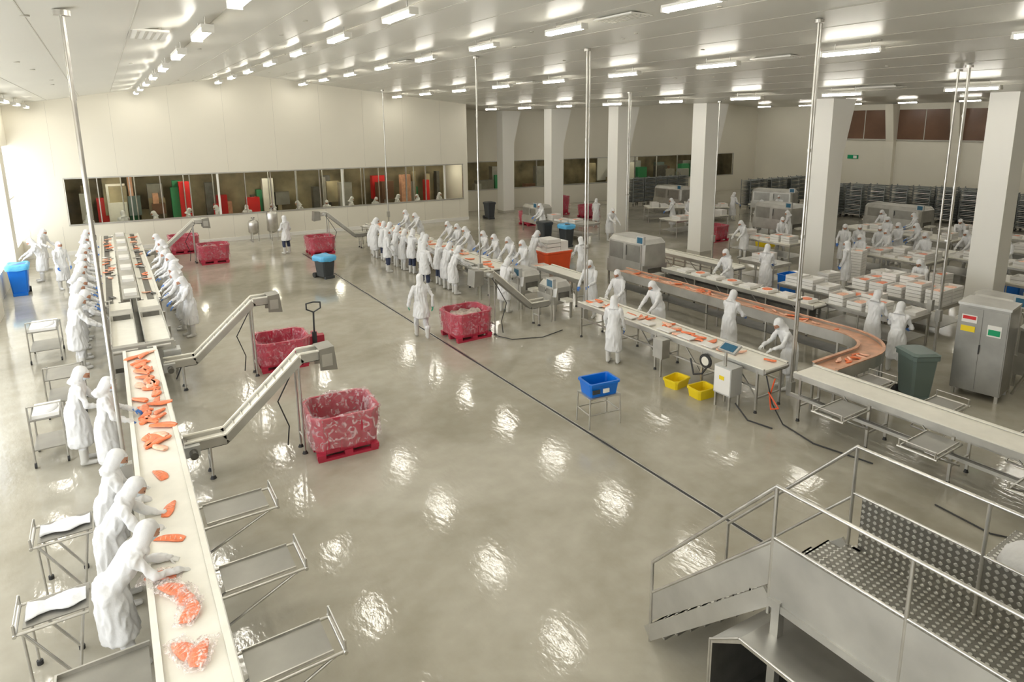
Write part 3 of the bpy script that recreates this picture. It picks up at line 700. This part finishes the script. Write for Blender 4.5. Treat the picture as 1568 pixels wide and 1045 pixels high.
tub('blue_tub',18.9,13.0,0,.7,.55,.75,'blue');tub('yellow_crate',10.0,9.55,0,.5,.38,.2,'yellow',8);tub('yellow_crate',10.05,8.85,0,.5,.4,.22,'yellow',-5)
tub('yellow_crate',26,19.3,0,1,.7,.4,'yellow');tub('orange_crate',16.8,14.4,0,.6,.5,.4,'orange');tub('blue_tub',24.6,8.4,0,.6,.5,.6,'blue')
g=G()
for a in(-.33,.33):
    for b in(-.24,.24): g.tube((a*1.05,b*1.05,0),(a,b,.62),.016,'steel',8)
    g.tube((a,-.24,.28),(a,.24,.28),.012,'steel',8)
for z in(.6,.28):
    for b in(-.24,.24): g.tube((-.33,b,z),(.33,b,z),.013,'steel',8)
g.bx(-.34,.34,-.25,.25,.6,.62,'steel2')
g.loft([crect(.58,.40,.03,.62),crect(.64,.46,.03,.86),crect(.69,.51,.04,.86),crect(.69,.51,.04,.9),crect(.60,.42,.03,.9),crect(.54,.36,.03,.65)],'blue',False)
g.bx(-.05,.08,-.262,-.235,.7,.78,'tray');g.bx(-.28,-.12,-.257,-.235,.7,.78,'dgrey')
g.obj('blue_tote_on_stand',(7.45,9.15,0),-8)
def wheelie(x,y,k,liner=None,rz=0,h=1.0,lid=True):
    g=G(); g.loft([crect(.42,.5,.04,.08),crect(.54,.62,.05,h-.08),crect(.60,.68,.05,h-.08),crect(.60,.68,.05,h)],k,False)
    if lid: g.loft([crect(.6,.68,.06,h),crect(.62,.72,.06,h+.03),crect(.5,.6,.08,h+.07)],k,False)
    g.tube((-.25,.36,.1),(.25,.36,.1),.1,'dark',14); g.tube((-.24,.4,h-.02),(.24,.4,h-.02),.02,k); g.bx(-.2,.2,-.3,-.2,0,.1,k)
    if liner: g.loft([crect(.62,.70,.06,h-.12,6,.03),crect(.66,.74,.06,h+.02,6,.02),crect(.56,.64,.06,h+.09,6,.02),crect(.45,.5,.06,h+.07,6,.02)],liner,True,True)
    g.obj('wheelie_bin',(x,y,0),rz)
wheelie(6.5,24.6,'dgrey','bluel',20,.8,False);wheelie(13.75,6.25,'grey',None,-30,1.0);wheelie(17.3,25.6,'dgrey',None,0,1.1);wheelie(17.95,24.7,'dgrey','bluel',0,1.0);wheelie(-2.85,28.0,'blue','bluel',0,1.0);wheelie(19.5,35,'dgrey')
g=G()
for s in(-.18,.18): g.bx(-1.1,.1,s-.075,s+.075,.06,.12,'binred'); g.tube((-1.0,s-.05,.04),(-1.0,s+.05,.04),.04,'dark')
g.bx(.05,.25,-.24,.24,.08,.38,'binred'); g.tube((.25,0,.1),(.25,0,.5),.06,'dgrey'); g.tube((.25,-.08,.09),(.25,.08,.09),.09,'dark',14)
g.path([(.25,0,.45),(.36,0,1.05)],.022,'dgrey');g.path([(.36,0,1.05),(.39,-.17,1.15),(.40,-.17,1.3),(.41,0,1.33),(.40,.17,1.3),(.39,.17,1.15),(.36,0,1.05)],.018,'dgrey')
g.obj('pallet_jack',(4.0,16.75,0),-95)
def vessel(x,y,r,h):
    g=G(); n=18
    prof=[(.02,.35),(r*.6,.40),(r,.5),(r,h-.15),(r*.8,h-.04),(r*.3,h)]
    g.loft([[(a*math.cos(2*math.pi*i/n),a*math.sin(2*math.pi*i/n),z) for i in range(n)] for a,z in prof],'steel')
    for i in range(3):
        a=2.1*i; g.tube((r*.85*math.cos(a),r*.85*math.sin(a),0),(r*.85*math.cos(a),r*.85*math.sin(a),.55),.025,'steel')
    g.tube((0,0,h),(0,0,h+.12),.04,'steel'); g.tube((-.08,0,h+.1),(.08,0,h+.1),.02,'dark')
    g.obj('pressure_vessel',(x,y,0))
vessel(5.8,34.6,.25,1.1);vessel(6.7,34.6,.27,1.5)
g=G(); g.bx(-.38,.38,-.46,.46,.15,2.0,'steel3')
g.bx(-.4,.4,-.48,.48,2.0,2.05,'steel2')
for a in(-.33,.33):
    for b in(-.4,.4): g.bx(a-.03,a+.03,b-.03,b+.03,0,.15,'steel')
g.bx(-.395,-.38,-.44,-.01,.2,1.95,'steel3');g.bx(-.395,-.38,.01,.44,.2,1.95,'steel3')
g.bx(-.41,-.395,-.35,-.1,1.42,1.66,'tray');g.bx(-.415,-.41,-.33,-.12,1.45,1.57,'greens')
g.bx(-.41,-.395,.1,.38,1.64,1.80,'tray');g.bx(-.415,-.41,.12,.36,1.71,1.78,'red');g.bx(-.41,-.395,.12,.38,1.44,1.56,'yellow')
g.tube((-.43,0,1.0),(-.43,0,1.2),.012,'dark');g.bx(.38,.8,-.4,.1,.0,1.6,'steel2');g.path([(.5,-.5,.0),(.4,-.7,.5),(.3,-.75,1.4),(.2,-.55,1.9)],.03,'steel')
g.obj('stainless_control_cabinet',(15.1,5.55,0),8)
machine('dosing_machine',16.6,4.9,.9,.9,1.5,0,True,.3)
g=G(); g.bx(-.17,.17,-.22,.22,.3,.9,'ctrl'); g.bx(-.18,-.17,-.2,.2,.33,.87,'tray'); g.bx(-.19,-.18,-.05,.07,.62,.7,'yellow')
for a in(-.14,.14): g.bx(a-.02,a+.02,-.2,-.16,0,.3,'steel');g.bx(a-.02,a+.02,.16,.2,0,.3,'steel')
g.beam((-.1,0,1.2),(.12,0,1.33),.42,.05,'ctrl');g.beam((-.09,0,1.235),(.06,0,1.32),.32,.03,'screen');g.tube((-.1,0,.9),(-.1,0,1.2),.03,'steel')
g.path([(-.2,.3,.9),(-.22,.5,.6),(-.2,.75,.5),(-.15,.9,.8)],.02,'dark');g.path([(-.1,-.3,.2),(-.2,-.7,.02),(-.1,-1.2,.02)],.015,'dark')
g.obj('conveyor_control_box',(10.08,8.2,0))
g=G(); g.tube((0,0,0),(.04,0,0),.16,'dark',18); g.tube((-.005,0,0),(.045,0,0),.1,'belt',18);g.obj('cable_reel',(10.22,8.95,.72))
g=G(); g.bx(-.12,.12,-.15,.15,.45,.9,'steel2');g.bx(-.1,-.06,-.1,-.06,0,.45,'steel');g.bx(.06,.1,.06,.1,0,.45,'steel');g.obj('motor_box',(10.14,10.2,0))
g=G(); g.path([(10.24,7.4,.9),(10.2,7.2,.4),(10.3,7.0,.02),(10.1,6.2,.02),(10.3,5.2,.02)],.014,'dark');g.path([(10.24,7.2,.9),(10.25,7.3,.5),(10.24,7.25,.25),(10.2,7.05,.35),(10.2,7.3,.6)],.014,'orange')
g.path([(10.2,14.2,.02),(9.4,14.0,.02),(8.6,14.3,.02),(8.4,14.8,.02)],.012,'dark');g.path([(9.9,4.0,.02),(9.8,3.2,.02),(10.4,2.2,.02)],.012,'dark')
g.obj('floor_hoses')
g=G()
for a in(-.4,.4):
    for b in(-.5,.5): g.bx(a-.02,a+.02,b-.02,b+.02,.1,2.0,'rackm'); g.tube((a-.02,b,.05),(a+.02,b,.05),.05,'dark',8)
for i in range(18):
    z=.2+i*.1; g.bx(-.4,.4,-.5,.5,z,z+.02,'rackm'); g.bx(-.41,-.39,-.5,.5,z,z+.055,'steel' if i%3==0 else 'rackm');g.bx(-.4,.4,-.51,-.49,z,z+.055,'rackm')
rk=g.mesh('tray_rack')
for i in range(7):
    for j in range(3): place(rk,'tray_rack',(38.5+i*.55+j*1.0,23.6-i*1.1+j*.5,0),random.uniform(-4,4),1.0)
for i in range(6): place(rk,'tray_rack',(41+i*.4,15.0-i*1.1,0),0); place(rk,'tray_rack',(42.3+i*.4,15.5-i*1.1,0),0)
for i in range(7): place(rk,'tray_rack',(37.5+i*1.15,29.5+.3*(i%2),0),90)
for i in range(5): place(rk,'tray_rack',(32+i*1.15,35.5,0),90)
# ---- workers
worker('walk',6.66,15.86,-12)
worker('stand',9.75,11.44,-60);worker('talk',6.4,30.4,30)
worker('stand',-1.64,28,-150);worker('C',-2.4,30.0,100);worker('A',-2.4,32.2,-120)
worker('bow',-.34,7.45,-88);worker('reach',-.36,8.55,-92);worker('A',-.40,9.3,-90);worker('E',-.82,12.9,-90);worker('B',-.42,12.1,-95)
for i,y in enumerate((18.3,19.1,20.0,20.8,21.6,22.6,23.5,24.5,25.8,27.2,29,31)): worker(random.choice('ABCE'),-.98+random.uniform(-.08,.05),y,-90+random.uniform(-15,15))
for i,y in enumerate((19.6,20.4,21.2,22.0,22.9,23.8,24.9,26.2,28.3)): worker(random.choice('ABCE'),1.34+random.uniform(-.03,.15),y,90+random.uniform(-15,15))
for i in range(12):
    y=19.6+i*.76; worker(random.choice('ADDCE'),9.56+random.uniform(-.15,.08),y,-90+random.uniform(-12,12))
worker('talk',8.85,20.6,-60);worker('talk',8.85,24.2,-100)
for i in range(7): worker(random.choice('ABCE'),11.88+random.uniform(-.03,.15),18.9+i*1.02,90+random.uniform(-12,12))
for y in(28.2,29.6): worker(random.choice('ABCE'),11.9,y,90)
worker('C',9.8,16.7,-70)
worker('A',11.75,13.6,110);worker('B',11.65,14.8,120);worker('C',11.7,12.0,90);worker('E',12.5,10.2,-80);worker('reach',11.85,8.1,70)
worker('A',14.0,18.3,-10);worker('A',16.6,13.8,90);worker('B',15.45,8.15,-90);worker('E',14.85,7.25,-70);worker('C',13.4,20.6,-90)
worker('B',27,18.9,40);worker('stand',21.2,12.4,20);worker('A',25.32,11.7,90);worker('B',26.6,7.9,0);worker('A',27.5,9.8,90);worker('E',18.1,13.4,-60);worker('C',20.3,9.4,90)
for x,y in((24.7,14.6),(25.4,14.4),(26.1,13.9),(26.8,13.5),(27.4,13.0),(25.45,13.2),(27.7,11.2),(28.4,14.8),(23.2,13.0),(31.1,13),(31.2,15),(31.2,16.5),(30.6,9),(28.4,8.6),(24.6,7.0),(22.6,18),(24.7,17.6)): worker(random.choice('ABCE'),x,y,90+random.uniform(-50,50))
for x,y in((25.8,25.5),(26.9,25.3),(31.5,26),(22.8,28.5),(29.9,22.9),(33,23.8),(20.6,24.6),(18.4,27.5)): worker(random.choice('ABCE'),x,y,random.uniform(0,360))

# ---- foreground stair platform
g=G(); z0=1.6; xa,xb=4.48,5.72; yt=3.05; yb=4.5
for x in(xa,xb):
    g.beam((x,yb+.05,.08),(x,yt,z0-.02),.03,.16,'steel2')
for i in range(8):
    t=(i+.5)/8; y=yb+(yt-yb)*t; z=.1+(z0-.1)*t
    g.bx(xa,xb,y-.12,y+.12,z-.02,z+.01,'diamond'); g.bx(xa,xb,y+.10,y+.12,z-.05,z+.01,'steel')
def rail(x,panel=True):
    g.path([(x,yb+.02,.0),(x,yb+.02,1.0),(x,yt,z0+1.05),(x,yt,z0-.2)],.018,'steel')
    if panel:
        a=(x,yb,.28);b=(x,yt,z0+.1);c=(x,yt,z0+.52);d=(x,yb,.64)
        g.add([a,b,c,d,(x+.012,)+a[1:],(x+.012,)+b[1:],(x+.012,)+c[1:],(x+.012,)+d[1:]],[(0,1,2,3),(4,7,6,5),(2,6,7,3),(0,3,7,4)],'steel2')
        g.tube(d,c,.014,'steel')
    else: g.tube((x,yb,.5),(x,yt,z0+.52),.014,'steel')
rail(xa);rail(xb,False)
for x in(xa,xb):
    g.tube((x,yt,z0+1.05),(x,-1.2,z0+1.05),.018,'steel'); g.tube((x,yt,z0+.56),(x,-1.2,z0+.56),.014,'steel')
    for y in(1.9,.7,-.5): g.tube((x,y,z0-.1),(x,y,z0+1.05),.017,'steel')
    for y in(2.95,.5,-1.0): g.bx(x-.04,x+.04,y-.04,y+.04,0,z0,'steel2')
g.bx(xa-.012,xa,-1.2,yt,z0-.06,z0+.54,'steel2');g.bx(xb,xb+.012,-1.2,yt-.1,z0,z0+.54,'diamond')
g.bx(xa,xb,-1.2,yt,z0-.03,z0,'diamond');g.bx(xa-.03,xb+.03,-1.2,yt,z0-.10,z0-.03,'steel2')
g.bx(xb+.012,7.4,-1.2,2.2,z0-.1,z0-.02,'diamond');g.bx(7.3,7.38,2.1,2.18,0,z0-.1,'steel')
g.obj('stair_platform')
g=G()
pr=[(3.40,.3),(3.40,1.04),(3.08,1.28),(.9,1.28),(.9,.3)]
x0_,x1_=4.14,5.4
g.loft([[(x,y,z+(0 if x==x0_ else -.12)) for y,z in pr] for x in(x0_,x1_)],'steel2',False,False)
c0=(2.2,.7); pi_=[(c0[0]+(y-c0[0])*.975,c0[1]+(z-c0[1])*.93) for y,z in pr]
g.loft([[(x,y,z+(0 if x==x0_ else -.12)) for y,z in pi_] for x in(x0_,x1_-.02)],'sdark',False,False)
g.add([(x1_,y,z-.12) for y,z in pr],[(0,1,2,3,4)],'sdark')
n=5; g.add([(x0_,y,z) for y,z in pr]+[(x0_,y,z) for y,z in pi_],[(i,(i+1)%n,n+(i+1)%n,n+i) for i in range(n)],'steel')
for i in range(n): g.tube((x0_,)+pr[i],(x0_,)+pr[(i+1)%n],.012,'steel',8)
for x in(4.18,5.3):
    for y in(3.3,1): g.bx(x-.03,x+.03,y-.03,y+.03,0,.3,'steel')
g.obj('stainless_discharge_chute')
g=G();g.loft([[(.35*r*math.cos(a)*(1+.15*math.sin(3*a+z*9)),.3*r*math.sin(a)*(1+.12*math.cos(4*a+z*7)),z) for a in[2*math.pi*i/20 for i in range(20)]] for z,r in((0,.8),(.08,1),(.2,.95),(.3,.7),(.36,.4),(.42,.3),(.5,.4))],'coat');g.obj('plastic_sack',(6.6,1.75,z0-.02))
w=bpy.data.worlds.new('w');S.world=w;w.use_nodes=True;w.node_tree.nodes['Background'].inputs['Color'].default_value=(.95,.98,1,1);w.node_tree.nodes['Background'].inputs['Strength'].default_value=5
cd=bpy.data.cameras.new('camera');cam=bpy.data.objects.new('camera',cd);S.collection.objects.link(cam);S.camera=cam
cam.location=(0,0,5.7);cam.rotation_euler=(math.radians(90)-math.atan(197.6/985),0,math.radians(-34.4))
cd.sensor_width=36;cd.lens=985/1568*36;cd.shift_x=-56/1568;cd.shift_y=-132/1568;cd.clip_start=.05;cd.clip_end=200
